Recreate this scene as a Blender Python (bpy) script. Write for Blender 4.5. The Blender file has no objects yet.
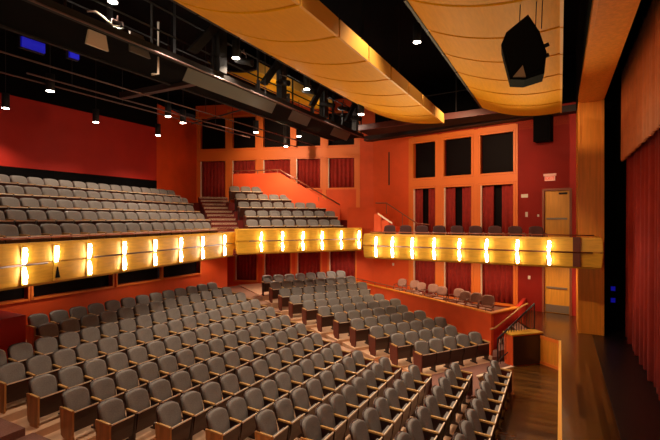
import bpy, math, random
from mathutils import Vector, Matrix
random.seed(7)
PI = math.pi
SC = bpy.context.scene
COL = SC.collection
EYE = 3.76

# ------------------------------------------------------------------ materials
MATS = {}
def mat(name, col, rough=.6, metal=0., noise=0., nscale=8., emit=None, es=0., bump=0., spec=.5, stretch=None, coat=0.):
    m = bpy.data.materials.new(name); m.use_nodes = True
    nt = m.node_tree; b = nt.nodes['Principled BSDF']
    b.inputs['Base Color'].default_value = (*col, 1)
    b.inputs['Roughness'].default_value = rough
    b.inputs['Metallic'].default_value = metal
    b.inputs['Specular IOR Level'].default_value = spec
    b.inputs['Coat Weight'].default_value = coat
    if noise or bump:
        tc = nt.nodes.new('ShaderNodeTexCoord'); mp = nt.nodes.new('ShaderNodeMapping')
        nt.links.new(tc.outputs['Object'], mp.inputs['Vector'])
        if stretch: mp.inputs['Scale'].default_value = stretch
        n = nt.nodes.new('ShaderNodeTexNoise'); n.inputs['Scale'].default_value = nscale
        n.inputs['Detail'].default_value = 4
        nt.links.new(mp.outputs['Vector'], n.inputs['Vector'])
        if noise:
            r = nt.nodes.new('ShaderNodeValToRGB')
            r.color_ramp.elements[0].position = .3; r.color_ramp.elements[1].position = .7
            r.color_ramp.elements[0].color = (*[c*(1-noise) for c in col], 1)
            r.color_ramp.elements[1].color = (*[min(1, c*(1+noise)) for c in col], 1)
            nt.links.new(n.outputs['Fac'], r.inputs['Fac'])
            nt.links.new(r.outputs['Color'], b.inputs['Base Color'])
        if bump:
            bp = nt.nodes.new('ShaderNodeBump'); bp.inputs['Strength'].default_value = bump
            bp.inputs['Distance'].default_value = .01
            nt.links.new(n.outputs['Fac'], bp.inputs['Height'])
            nt.links.new(bp.outputs['Normal'], b.inputs['Normal'])
    if emit:
        b.inputs['Emission Color'].default_value = (*emit, 1)
        b.inputs['Emission Strength'].default_value = es
    MATS[name] = m
    return m

def plank_mat(name, c1, c2, gap, rough, w, l, rot=0., coat=0.):
    m = bpy.data.materials.new(name); m.use_nodes = True
    nt = m.node_tree; b = nt.nodes['Principled BSDF']
    tc = nt.nodes.new('ShaderNodeTexCoord'); mp = nt.nodes.new('ShaderNodeMapping')
    mp.inputs['Rotation'].default_value = (0, 0, rot)
    br = nt.nodes.new('ShaderNodeTexBrick')
    br.inputs['Scale'].default_value = 1.
    br.inputs['Brick Width'].default_value = l; br.inputs['Row Height'].default_value = w
    br.inputs['Mortar Size'].default_value = .003
    br.inputs['Color1'].default_value = (*c1, 1); br.inputs['Color2'].default_value = (*c2, 1)
    br.inputs['Mortar'].default_value = (*gap, 1)
    nt.links.new(tc.outputs['Object'], mp.inputs['Vector'])
    nt.links.new(mp.outputs['Vector'], br.inputs['Vector'])
    nt.links.new(br.outputs['Color'], b.inputs['Base Color'])
    b.inputs['Roughness'].default_value = rough
    b.inputs['Coat Weight'].default_value = coat
    b.inputs['Coat Roughness'].default_value = .12
    return m

M = dict(
 fabric=mat('seat_fabric', (.195,.172,.152), .85, noise=.18, nscale=60, bump=.2),
 shell=mat('seat_shell', (.045,.018,.012), .35),
 pan=mat('seat_pan_wood', (.050,.015,.008), .38, noise=.25, nscale=6, stretch=(1,1,5)),
 lip=mat('highlight_and_pale_trim', (.95,.74,.52), .3),  # painted-in seat edge highlight and lit jambs, also the plain pale pit strip
 arm=mat('arm_wood', (.55,.30,.09), .3, noise=.2, nscale=10, stretch=(1,6,6)),
 post=mat('arm_standard', (.035,.012,.01), .4),
 endp=mat('end_panel_wood', (.50,.22,.06), .35, noise=.25, nscale=3, stretch=(6,6,.6)),
 endd=mat('end_panel_dark', (.13,.022,.012), .4, noise=.2, nscale=5),
 redwall=mat('wall_red_paint', (.52,.017,.005), .7, noise=.08, nscale=1.2),
 orwall=mat('wall_orange_paint', (.78,.085,.008), .65, noise=.07, nscale=1.5),
 wood=mat('honey_wood', (.82,.27,.022), .42, noise=.12, nscale=2, stretch=(7,7,.5)),
 facewood=mat('balcony_face_wood', (.70,.36,.03), .4, noise=.12, nscale=3, stretch=(1,1,6)),
 frame=mat('window_frame_wood', (.85,.19,.02), .5),
 cloud=mat('ceiling_cloud_wood', (.86,.36,.006), .6, spec=.2, noise=.05, nscale=3, stretch=(8,1,1)),
 seam=mat('seam_dark', (.02,.004,.002), .6),
 edge=mat('cloud_edge', (.88,.42,.06), .5),
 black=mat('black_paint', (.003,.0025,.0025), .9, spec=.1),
 ceil=mat('ceiling_black', (.003,.002,.002), .9, spec=.1, noise=.3, nscale=1),
 steel=mat('catwalk_steel', (.010,.006,.005), .7),
 pipe=mat('pipe_steel', (.16,.10,.09), .4, metal=.8),
 greypanel=mat('catwalk_panel', (.12,.11,.10), .6),
 carpet=mat('floor_carpet', (.48,.27,.17), .95, noise=.1, nscale=30),
 carpetb=mat('aisle_carpet', (.23,.10,.07), .95, noise=.2, nscale=40),
 concrete=mat('seating_floor', (.72,.43,.25), .8, noise=.08, nscale=4),
 nosing=mat('stair_nosing', (.95,.72,.5), .5),
 stairred=mat('stair_carpet', (.20,.018,.012), .9),
 stage=plank_mat('stage_boards', (.12,.042,.008), (.035,.011,.002), (.008,.003,.001), .25, .11, 1.9, PI/2, .35),
 pit=plank_mat('pit_boards', (.14,.052,.009), (.05,.017,.003), (.01,.004,.001), .25, .11, 1.7, 0, .35),
 deckshade=mat('stage_shadow_black', (.008,.004,.003), .35),  # stands in for shadow on the stage floor
 glass=mat('dark_glass', (.006,.003,.003), .6, spec=.08),
 curtain=mat('red_curtain', (.33,.018,.010), .85, noise=.15, nscale=6),
 stagecurtain=mat('stage_curtain', (.40,.022,.008), .85, noise=.1, nscale=4),
 valance=mat('valance_cloth', (.66,.17,.035), .8, noise=.08, nscale=4),
 sidecurtain=mat('light_curtain', (.55,.14,.05), .85),
 door=mat('door_veneer', (.75,.32,.03), .45, noise=.1, nscale=3, stretch=(6,6,.5)),
 kick=mat('kick_plate', (.30,.22,.16), .4, metal=.5),
 rail=mat('rail_black', (.02,.012,.012), .4),
 railred=mat('rail_brown', (.30,.08,.035), .35),
 bulb=mat('lamp_face', (1,1,1), .5, emit=(1,.86,.70), es=22),
 tube=mat('sconce_tube', (1,1,1), .5, emit=(1,.86,.66), es=20),
 exitw=mat('exit_sign_face', (.9,.5,.4), .5, emit=(1,.35,.2), es=.12),
 exitr=mat('exit_letters', (.9,.02,.01), .5, emit=(1,.03,.01), es=.25),
 white=mat('white_plastic', (.75,.62,.5), .5),
 blue=mat('blue_glow', (.01,.01,.8), .5, emit=(.01,.01,1), es=.13),
 redled=mat('red_led', (.9,.02,.02), .5, emit=(1,.05,.05), es=4),
 pinkchair=mat('chair_cloth', (.33,.17,.13), .85, noise=.15, nscale=30),
 darkchair=mat('dark_chair_cloth', (.07,.018,.014), .85),
 chairwood=mat('chair_frame_wood', (.16,.04,.02), .4),
)

# ------------------------------------------------------------------ mesh builder
class MB:
    def __init__(s): s.v = []; s.f = []
    def add(s, vs, fs):
        n = len(s.v); s.v += [tuple(v) for v in vs]; s.f += [tuple(i+n for i in f) for f in fs]; return s
    def box(s, x0, x1, y0, y1, z0, z1, R=None, o=(0,0,0)):
        vs = [Vector((x, y, z)) for z in (z0, z1) for x, y in ((x0,y0),(x1,y0),(x1,y1),(x0,y1))]
        if R is not None: vs = [R @ v for v in vs]
        vs = [v + Vector(o) for v in vs]
        return s.add(vs, [(3,2,1,0),(4,5,6,7),(0,1,5,4),(1,2,6,5),(2,3,7,6),(3,0,4,7)])
    def prism(s, poly, z0, z1):
        a = sum(poly[i][0]*poly[(i+1)%len(poly)][1]-poly[(i+1)%len(poly)][0]*poly[i][1] for i in range(len(poly)))
        if a < 0: poly = poly[::-1]
        n = len(poly)
        vs = [(x, y, z0) for x, y in poly] + [(x, y, z1) for x, y in poly]
        fs = [tuple(range(n-1, -1, -1)), tuple(range(n, 2*n))] + [(i, (i+1)%n, n+(i+1)%n, n+i) for i in range(n)]
        return s.add(vs, fs)
    def extrude(s, pts, d):
        """closed 3D outline pts pushed by vector d"""
        n = len(pts); d = Vector(d)
        vs = [Vector(p) for p in pts] + [Vector(p)+d for p in pts]
        return s.add(vs, [tuple(range(n-1,-1,-1)), tuple(range(n,2*n))] + [(i,(i+1)%n,n+(i+1)%n,n+i) for i in range(n)])
    def tube(s, pts, r, n=8, caps=True):
        pts = [Vector(p) for p in pts]; rs = r if isinstance(r, (list, tuple)) else [r]*len(pts)
        rings = []
        for i, p in enumerate(pts):
            a = pts[max(0, i-1)]; b = pts[min(len(pts)-1, i+1)]
            t = (b-a).normalized(); u = t.cross(Vector((0,0,1)))
            if u.length < .01: u = t.cross(Vector((1,0,0)))
            u.normalize(); w = u.cross(t)
            rings.append([p + (u*math.cos(2*PI*k/n) + w*math.sin(2*PI*k/n))*rs[i] for k in range(n)])
        vs = [v for g in rings for v in g]; fs = []
        for i in range(len(pts)-1):
            for k in range(n):
                fs.append((i*n+k, i*n+(k+1)%n, (i+1)*n+(k+1)%n, (i+1)*n+k))
        if caps: fs += [tuple(range(n-1,-1,-1)), tuple(range((len(pts)-1)*n, len(pts)*n))]
        return s.add(vs, fs)
    def mesh(s, name, m, smooth=False):
        me = bpy.data.meshes.new(name); me.from_pydata(s.v, [], s.f); me.materials.append(m)
        import bmesh
        bm = bmesh.new(); bm.from_mesh(me); bmesh.ops.recalc_face_normals(bm, faces=bm.faces); bm.to_mesh(me); bm.free()
        if smooth:
            for p in me.polygons: p.use_smooth = True
        return me
    def build(s, name, m, parent=None, smooth=False, label=None):
        return inst(name, s.mesh(name, m, smooth), parent, label)

def inst(name, me, parent=None, label=None, loc=(0,0,0), rz=0.):
    o = bpy.data.objects.new(name, me); COL.objects.link(o)
    if parent: o.parent = parent
    o.location = loc; o.rotation_euler = (0, 0, rz)
    if label: o['label'] = label
    return o
def tag(o, label, cat, group=None, kind=None):
    o['label'] = label; o['category'] = cat
    if group: o['group'] = group
    if kind: o['kind'] = kind
    return o
def thing(name, label, cat, loc=(0,0,0), rz=0., group=None):
    o = bpy.data.objects.new(name, None); COL.objects.link(o); o.empty_display_size = .1
    o.location = loc; o.rotation_euler = (0, 0, rz)
    return tag(o, label, cat, group)
def struct(name, mb, m, parent=None, label=None, smooth=False):
    o = mb.build(name, m, parent, smooth, label)
    o['kind'] = 'structure'
    return o
def V2(a, b, s=1.): return (a[0]+b[0]*s, a[1]+b[1]*s)
def copy_tree(o, parent=None):
    c = o.copy(); COL.objects.link(c); c.parent = parent
    for ch in list(o.children): copy_tree(ch, c)
    return c

ORD = ['first','second','third','fourth','fifth','sixth','seventh','eighth','ninth','tenth','eleventh','twelfth',
       'thirteenth','fourteenth','fifteenth','sixteenth','seventeenth','eighteenth','nineteenth','twentieth',
       'twenty-first','twenty-second','twenty-third']

# ------------------------------------------------------------------ camera
TH = math.atan(230/436)
cam = bpy.data.cameras.new('camera'); co = bpy.data.objects.new('camera', cam); COL.objects.link(co)
cam.sensor_width = 36; cam.lens = 36*436/660; cam.shift_y = -1/660; cam.clip_start = .05
co.location = (0, 0, EYE); co.rotation_euler = (PI/2, 0, TH)
SC.camera = co
def px(x, y, z):
    d = -x*math.sin(TH)+y*math.cos(TH); r = x*math.cos(TH)+y*math.sin(TH)
    return (330+436*r/max(d, .01), 219-436*(z-EYE)/max(d, .01), d)

# ------------------------------------------------------------------ floor plan data
ROWX = lambda i: -1.15-.9*i
CZ = [-.93]*6 + [-.83,-.71,-.59,-.44,-.27,-.12,.02,.14]
CFAR = [12.62,11.96,11.25,11.5,11.73,12.07,12.5,12.97,13.33,13.68,13.95,14.2,14.4,14.5]
CNEAR = [18.4-y for y in CFAR]
CNEAR[7:14] = [5.28,5.14,5.0,4.84,4.9,6.6,6.85]
TF = (.566, .824); NF = (-.824, .566)           # far block: along a row, towards the back
FS = [10.30+.9*k for k in range(11)]
FZ = [-.93,-.88,-.8,-.7,-.62,-.54,-.45,-.34,-.18,.02,.2]
FT0 = [8.52,8.28,8.05,7.83,7.65,7.41,7.18,6.97,6.85,6.75,6.68]
FP = lambda k, t, ds=0.: (TF[0]*t+NF[0]*(FS[k]+ds), TF[1]*t+NF[1]*(FS[k]+ds))
BOXT = 11.86                                    # t of the box wall

# ------------------------------------------------------------------ floors
fl = MB()
fl.box(-20, .0, -3, 24, -1.25, -1.0)
struct('floor', fl, M['concrete'])
pf = MB()
for i in range(14):
    x1 = ROWX(i)+.1; x0 = x1-.9 if i < 13 else -14.3
    z = CZ[i]
    pf.box(x0, x1, CNEAR[i]-.05 if i < 3 else -3, CFAR[i]+.08, -1.2, z)
struct('floor_central', pf, M['concrete'])
ff = MB()
for k in range(11):
    a, b = FT0[k]-.1, BOXT
    d1 = .9 if k < 10 else 4
    ff.prism([FP(k,a,-.1), FP(k,b,-.1), FP(k,b,d1-.1), FP(k,a,d1-.1)], -1.2, FZ[k])
struct('floor_far_block', ff, M['concrete'])
# stepped aisle between the central and the far block
af = MB(); an = MB()
for k in range(11):
    i = k+3
    zz = (CZ[i]+FZ[k])/2 - (.005)
    c0 = (ROWX(i)+.1, CFAR[i]+.08); f0 = FP(k, FT0[k]-.1, -.1)
    if k < 10:
        c1 = (ROWX(i+1)+.1, CFAR[i+1]+.08); f1 = FP(k+1, FT0[k+1]-.1, -.1)
    else:
        c1 = (-16, 15.2); f1 = FP(k, FT0[k], 4)
    af.prism([c0, f0, f1, c1], -1.2, zz)
    if k > 2: an.prism([V2(c0,(0,.25)), f0, (f0[0]-.07, f0[1]), (c0[0]-.07, c0[1]+.25)], zz-.12, zz+.012)
struct('floor_far_aisle', af, M['carpet'])
struct('trim_1', an, M['carpetb'])
# open floor in front of the far block
fo = MB()
fo.prism([(-2.17,13.5),(-1.2,15.2),(-2.0,16.2),FP(0,BOXT,-.1),FP(0,FT0[0]-.1,-.1),(ROWX(3)+.1,11.58),(-3.0,11.3),(-1.7,11.9)], -1.2, -.925)
struct('floor_cross_aisle', fo, M['carpetb'])
# near aisle: brown carpet steps
na = MB()
for i in range(5, 14):
    x1 = ROWX(i)+.12; y1 = CNEAR[i]-.30
    if i < 12: na.box(x1-.9, x1, -3, y1, -1.1, CZ[i]+.17)
struct('floor_near_aisle', na, M['carpetb'])
pt = MB()
pt.prism([(-2.05,-3),(0,-3),(0,15.22),(-.79,15.84),(-1.2,15.2),(-2.17,13.5),(-1.75,12.7),(-2.05,11.9)], -1.1, -.922)
struct('floor_pit', pt, M['pit'])
pe = MB()
pe.prism([(-2.21,13.52),(-1.24,15.22),(-1.14,15.17),(-2.11,13.47)], -1.1, -.9)
struct('trim_2', pe, M['lip'])
# stage deck
SW0 = (0, 19.5); SWu = (-.976, .218)
st = MB()
st.prism([(9,-3),(9,20),(.9,20),(-1.24,19.78),(-1.36,17.45),(-.73,16.1),(-.55,15.66),(.0,15.22),(.0,-3)], -.12, 0)
struct('floor_stage', st, M['stage'])
sb = MB(); sb.prism([(.92,-3),(9,-3),(9,17.9),(1.27,17.9),(1.27,16.5),(.92,16.5)],-.1,.004); struct('floor_stage_shadow', sb, M['deckshade'])  # black sheet paints the shadow into the stage floor
fa = MB()
fa.prism([(.04,-3),(9,-3),(9,19),(0,19),(-.9,17.3),(-.55,16.2),(.04,15.3)], -1.2, -.12)
struct('wall_stage_front', fa, M['black'])
fe = MB()
fe.prism([(-.035,-3),(.03,-3),(.03,15.2),(-.035,15.25)], -.12, .012)
struct('trim_3', fe, M['edge'])
# framed panel under the far end of the apron
pn = thing('apron_panel', 'honey wood panel closing the far end of the pit below the stage', 'panel')
def upright(P, Q, z0, z1, th, off=0.):
    """vertical slab from P to Q, th thick towards the left of P->Q"""
    d = Vector((Q[0]-P[0], Q[1]-P[1])).normalized(); n = Vector((-d.y, d.x))
    mb = MB(); a = Vector(P)+n*off; b = Vector(Q)+n*off
    mb.prism([tuple(a), tuple(b), tuple(b+n*th), tuple(a+n*th)], z0, z1); return mb
P, Q = (-.79,15.84), (.0,15.2)
upright(P, Q, -.92, -.0, .08).build('board', M['wood'], pn)
e = upright(P, Q, -.1, .0, .02, -.02); e2 = upright(P, Q, -.92, -.82, .02, -.02)
for m_ in (e, e2): m_.build('frame_rail', M['frame'], pn)
d = Vector((Q[0]-P[0], Q[1]-P[1])).normalized()
for a, b in ((0,.07),(.95,1.02)):
    p0 = (P[0]+d.x*a, P[1]+d.y*a); p1 = (P[0]+d.x*b, P[1]+d.y*b)
    upright(p0, p1, -.92, 0, .022, -.022).build('frame_stile', M['frame'], pn)

# low wall beside the stage stair
lw = thing('stair_side_wall', 'low honey wood topped wall between pit and stage stair', 'low wall')
P, Q = (-1.33,14.93), (-.52,15.72)
upright(P, Q, -.92, .06, .38).build('body', M['orwall'], lw)
upright((-1.31,14.93), Q, -.9, .02, .02, -.02).build('pit_side_shade', M['shell'], lw, label='dark board facing the pit')  # dark sheet paints in the shaded side of the low wall
upright((-1.36,14.9), (-.5,15.74), .06, .10, .46, -.04).build('cap', M['facewood'], lw)

# stair up to the stage
ss = thing('stage_stair', 'dark carpeted stair rising to the stage beside the orange box wall', 'stairs')
u = Vector((.60,.80)); n = Vector((-.80,.60)); B0 = Vector((-1.72,14.85)) + n*.28
for q in range(5):
    a = B0 + u*(.28*q); mb = MB(); L = 1.6-.28*q
    W_ = Vector((-2.03,15.84)); uw = Vector((.431,.902))
    mb.prism([tuple(a), tuple(a+u*L), tuple(W_+uw*1.6), tuple(W_+uw*.27*q)], -.92, -.92+.18*(q+1)+(.0 if q < 4 else .01))
    mb.build('step', M['carpetb'], ss)
rl = thing('stair_railing', 'black balustrade with slim bars beside the stage stair', 'railing')
pts = [Vector((-1.75,14.75,-.05)), Vector((-.76,16.06,.93))]
m1 = MB(); m1.tube([pts[0], pts[1]], .028); m1.build('handrail', M['rail'], rl, True)
m2 = MB(); m2.tube([pts[0]-Vector((0,0,.72)), pts[1]-Vector((0,0,.80))], .018, 6); m2.build('bottom_rail', M['rail'], rl)
for q in range(15):
    t = q/14; p = pts[0].lerp(pts[1], t)
    m3 = MB(); lo = -.86 + (.86+.0)*max(0, t-.1)/.9
    m3.tube([(p.x,p.y,lo), (p.x,p.y,p.z)], .022 if q in (0,14) else .011, 6)
    m3.build('post' if q in (0,14) else 'baluster', M['rail'], rl)

# ------------------------------------------------------------------ walls
def wall_cells(P, u, s0, s1, z0, z1, holes, th, side=1):
    """wall along u from P with rectangular holes; room face on the line, body behind"""
    n = Vector((-u[1], u[0]))*side
    ss = sorted({s0, s1, *[h[0] for h in holes], *[h[1] for h in holes]})
    zs = sorted({z0, z1, *[h[2] for h in holes], *[h[3] for h in holes]})
    mb = MB(); P = Vector(P); u = Vector(u)
    for a, b in zip(ss, ss[1:]):
        for c, d in zip(zs, zs[1:]):
            if any(h[0] <= (a+b)/2 <= h[1] and h[2] <= (c+d)/2 <= h[3] for h in holes): continue
            p = P+u*a; q = P+u*b
            mb.prism([tuple(p), tuple(q), tuple(q+n*th), tuple(p+n*th)], c, d)
    return mb
def curtain_mb(A, B, z0, z1, amp, waves, th=.02, hang=0.):
    A = Vector(A); B = Vector(B); d = (B-A); L = d.length; d.normalize(); n = Vector((-d.y, d.x))
    N = waves*8; vs = []; fs = []
    for side in (0, 1):
        for zi in range(3):
            for k in range(N+1):
                t = k/N
                w = math.sin(t*waves*2*PI) + .35*math.sin(t*waves*2*PI*.37+1.3)
                z = z0+(z1-z0)*zi/2
                aa = amp*(1-.35*zi/2)
                if zi == 0: z += hang*math.sin(t*waves*2*PI*.5)
                p = A + d*(L*t) + n*(aa*w + side*th)
                vs.append((p.x, p.y, z))
    W = N+1
    for side in (0, 1):
        o = side*3*W
        for zi in range(2):
            for k in range(N): fs.append((o+zi*W+k, o+zi*W+k+1, o+(zi+1)*W+k+1, o+(zi+1)*W+k))
    o = 3*W
    for k in range(N):
        fs.append((k, k+1, o+k+1, o+k)); fs.append((2*W+k, 2*W+k+1, o+2*W+k+1, o+2*W+k))
    for zi in range(2):
        for k in (0, N): fs.append((zi*W+k, (zi+1)*W+k, o+(zi+1)*W+k, o+zi*W+k))
    mb = MB(); mb.add(vs, fs); return mb

WIN = [0]
def window(P, u, side, s0, s1, z0, z1, curtain=None, clabel=None, covers=(0.,1.), fm='frame'):
    """frame + glass set into a hole; a curtain hangs in the reveal"""
    WIN[0] += 1
    n = Vector((-u[1], u[0]))*side; P = Vector(P); u = Vector(u)
    fr = MB(); w = .07
    def slab(a, b, c, d, o0, o1, mb):
        p = P+u*a+n*o0; q = P+u*b+n*o0
        mb.prism([tuple(p), tuple(q), tuple(q+n*(o1-o0)), tuple(p+n*(o1-o0))], c, d)
    slab(s0-w, s0+.02, z0-w, z1+w, -.035, .10, fr); slab(s1-.02, s1+w, z0-w, z1+w, -.035, .10, fr)
    slab(s0, s1, z1-.02, z1+w, -.035, .10, fr); slab(s0, s1, z0-w, z0+.02, -.035, .10, fr)
    o = struct('window_%d' % WIN[0], fr, M[fm])
    g = MB(); slab(s0, s1, z0, z1, .27, .30, g); g.build('glass_pane', M['glass'], o)
    if curtain:
        a = s0+.03+(s1-s0-.06)*covers[0]; b = s0+.03+(s1-s0-.06)*covers[1]
        p = P+u*a+n*.14; q = P+u*b+n*.14
        for h0, h1, hn in ((0,.42,'left half of '),(.60,1,'right half of ')) if covers[1] < 0 else ((0,1,''),):
            if hn: a2_ = s1-(s1-s0)*h0-.04; b2_ = s1-(s1-s0)*h1+.04
            else: a2_, b2_ = s0+.04, s1-.04
            p = P+u*b2_+n*.14; q = P+u*a2_+n*.14
            c = curtain_mb(p, q, z0+.03, z1-.03, .05, max(2, int(abs(b2_-a2_)*5)))
            c = c.build('curtain', M[curtain], None, True); tag(c, hn+clabel, 'curtain', None)
        jm = MB(); slab(s1-.07, s1-.02, z0+.02, z1-.02, .0, .09, jm); jm.build('painted_lit_jamb', M['lip'], o, label='pale narrow jamb strip')  # light on the window reveal painted in as a pale strip
    return o

# side wall (opposite the camera)
side_holes = []
SWIN = [(1.76,3.21),(3.58,4.95),(5.34,6.57)]
for a, b in SWIN:
    side_holes += [(a,b,5.74,7.48),(a,b,2.95,5.26),(a,b,.12,2.25)]
side_holes += [(-.34,.57,2.76,4.93),(-.34,.57,0,2.16)]
w = wall_cells(SW0, SWu, -.2-2.6, 1.60, -1.2, 8.3, side_holes, .35, -1)
struct('wall_far_side', w, M['redwall'])
w = wall_cells(SW0, SWu, 1.60, 8.96, -1.2, 8.05, side_holes, .35, -1)
struct('wall_far_side_windows', w, M['orwall'])
# wooden bands framing the windows
bd = MB()
def band(a, b, c, d, mb, o0=-.03, o1=0.):
    n = Vector((-SWu[1], SWu[0]))*-1; P = Vector(SW0); uu = Vector(SWu)
    p = P+uu*a+n*o0; q = P+uu*b+n*o0
    mb.prism([tuple(p), tuple(q), tuple(q+n*(o1-o0)), tuple(p+n*(o1-o0))], c, d)
for a, b in ((1.60,1.68),(3.29,3.50),(5.03,5.27),(6.65,6.80)): band(a, b, 0, 7.75, bd)
for c, d in ((5.34,5.66),(7.56,7.78)):
    for a, b in ((1.68,3.29),(3.50,5.03),(5.27,6.65)): band(a, b, c, d, bd)
struct('trim_4', bd, M['frame'])
CL = ['window nearest the door', 'middle window', 'window farthest from door']
for q, (a, b) in enumerate(SWIN):
    window(SW0, SWu, -1, a, b, 5.74, 7.48)
    window(SW0, SWu, -1, a, b, 2.95, 5.26, 'curtain', 'red curtain above side gallery rail, ' + CL[q], (0,-1))
    window(SW0, SWu, -1, a, b, .12, 2.25, 'curtain', 'red curtain under the side gallery, ' + CL[q], (0,1))
sl = MB(); band(7.92, 8.0, 5.5, 7.2, sl, -.012, 0); struct('trim_5', sl, M['seam'])

def door(num, z0, kick, lab):
    n = Vector((-SWu[1], SWu[0]))*-1
    def slab(a, b, c, d, o0, o1):
        mb = MB(); band(a, b, c, d, mb, o0, o1); return mb
    o = struct('door_%d' % num, slab(-.33, .56, z0+.01, z0+2.13, .06, .11), M['door'], label=lab)
    f_ = MB(); band(-.42,-.34,z0,z0+2.2,f_,-.03,.1); band(.57,.65,z0,z0+2.2,f_,-.03,.1); band(-.34,.57,z0+2.14,z0+2.22,f_,-.03,.1)
    f_.build('door_frame', M['railred'], o)
    slab(-.25,.5,z0+.98,z0+1.05,.0,.04).build('push_bar', M['kick'], o)
    slab(.1-.35,.1-.05,z0+1.98,z0+2.05,.02,.06).build('door_closer', M['steel'], o)
    if kick: slab(-.31,.54,z0+.03,z0+.33,.05,.06).build('kick_plate', M['kick'], o)
    return o
door(1, 2.76, False, 'upper wooden exit door on the gallery level')
door(2, 0, True, 'lower wooden exit door at stage level with metal kick plate')

# exit sign
es = thing('exit_sign', 'lit red exit sign above the gallery door', 'sign', (SW0[0]+SWu[0]*.36, SW0[1]+SWu[1]*.36, 5.42))
RZ = math.atan2(SWu[1], SWu[0])
wz = math.atan2(-.218, .976)    # wall direction as seen reading left to right
def wallbox(P, uu, side, s, z, w, h, dd):
    mb = MB(); n = Vector((-uu[1], uu[0]))*side; c = Vector(P)+Vector(uu)*s
    p = c-Vector(uu)*w/2-n*dd; q = c+Vector(uu)*w/2-n*dd
    mb.prism([tuple(p), tuple(q), tuple(q+n*dd), tuple(p+n*dd)], z-h/2, z+h/2); return mb
es.location = (0,0,0)
wallbox(SW0, SWu, -1, .36, 5.53, .46, .09, .07).build('housing', M['exitw'], es)
wallbox(SW0, SWu, -1, .36, 5.38, .38, .18, .05).build('face', M['exitw'], es)
def text_mesh(name, body, size, loc, rot, m, parent, ext=.006):
    c = bpy.data.curves.new(name, 'FONT'); c.body = body; c.size = size; c.extrude = ext; c.align_x = 'CENTER'; c.align_y = 'CENTER'
    t = bpy.data.objects.new(name, c); COL.objects.link(t)
    dg = bpy.context.evaluated_depsgraph_get(); me = bpy.data.meshes.new_from_object(t.evaluated_get(dg))
    bpy.data.objects.remove(t); me.materials.clear(); me.materials.append(m)
    o = bpy.data.objects.new(name, me); COL.objects.link(o); o.parent = parent; o.location = loc; o.rotation_euler = rot
    return o
nn = Vector((SWu[1], -SWu[0]))*-1   # into the wall
pp = Vector(SW0)+Vector(SWu)*.36-nn*.0
pin = Vector((-.218,-.976))         # towards the room
lp = Vector(SW0)+Vector(SWu)*.36+pin*.058
text_mesh('lettering', 'EXIT', .17, (lp.x, lp.y, 5.38), (PI/2, 0, math.atan2(-.218,.976)), M['exitr'], es)
for s, z, w_, h_, nm, lab in ((1.33,4.72,.26,.14,'notice_plate','small white notice on the red wall beside the gallery door'),
        (1.25,3.95,.09,.2,'wall_phone','small pale wall intercom on the red wall below the white notice'),
        (.80,3.9,.07,.09,'light_switch','pale switch plate immediately beside the gallery door')):
    tag(wallbox(SW0, SWu, -1, s, z, w_, h_, .03).build(nm, M['white']), lab, 'wall fitting')
for s, z, lab in ((7.7,2.0-.55,'pale switch plate low on the orange wall near the back corner'),(1.15,1.35,'pale switch plate on the wall under the gallery')):
    tag(wallbox(SW0, SWu, -1, s, z, .09, .14, .03).build('light_switch', M['white']), lab, 'wall fitting')

# back corner wall
BW0 = (-8.74, 21.45); BWu = (-.9538, -.3003)
BU = [(8.27,9.84),(6.5,7.91),(4.5,6.09),(2.82,4.21),(.98,2.44)]
holes = [(a,b,7.7,9.5) for a, b in BU]+[(a,b,(5.42 if k > 2 else 4.9),7.05) for k, (a, b) in enumerate(BU)]
BL = [(6.44,7.73),(4.5,6.04),(2.82,4.16),(.93,2.38)]
holes += [(a,b,.33,2.35) for a, b in BL]
w = wall_cells(BW0, BWu, -.1, 10.1, -1.2, 10.2, holes, .35, -1)
struct('wall_back_corner', w, M['orwall'])
names = ['leftmost, behind the balcony stair','second from the left','third from the left','fourth from the left','rightmost, beside the wall corner']
for k, (a, b) in enumerate(BU):
    window(BW0, BWu, -1, a, b, 7.7, 9.5)
    window(BW0, BWu, -1, a, b, (5.42 if k > 2 else 4.9), 7.05, 'curtain', 'red curtain in upper back corner windows, ' + names[k])
n2 = ['leftmost of the four','second from the left','third from the left','rightmost of the four']
for k, (a, b) in enumerate(BL):
    window(BW0, BWu, -1, a, b, .33, 2.35, 'curtain', 'red curtain below the balcony in the back corner, ' + n2[k])
bd = MB()
def bband(a, b, c, d, mb, o0=-.03, o1=0.):
    n = Vector((-BWu[1], BWu[0]))*-1; P = Vector(BW0); uu = Vector(BWu)
    p = P+uu*a+n*o0; q = P+uu*b+n*o0
    mb.prism([tuple(p), tuple(q), tuple(q+n*(o1-o0)), tuple(p+n*(o1-o0))], c, d)
for a, b in ((.70,.90),(2.52,2.74),(4.29,4.42),(6.17,6.42),(7.99,8.19),(9.92,10.06)): bband(a, b, 4.3, 9.9, bd)
for c in (7.13,): bband(.7, 10.06, c, c+.48, bd, -.035)
struct('trim_6', bd, M['frame'])
# upper back wall behind the balcony
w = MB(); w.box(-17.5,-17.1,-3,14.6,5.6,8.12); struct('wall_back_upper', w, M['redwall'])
w = MB(); w.box(-17.5,-17.08,-3,14.6,3.9,5.6); struct('wall_back_base_shade', w, M['black'])  # black band paints in the shade behind the last balcony row
w = MB(); w.prism([(-17.1,14.58),(BW0[0]+BWu[0]*10.02, BW0[1]+BWu[1]*10.02),(-18.9,18.3),(-17.5,14.5)], 3.9, 9.3)
struct('wall_back_return', w, M['orwall'])
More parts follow.
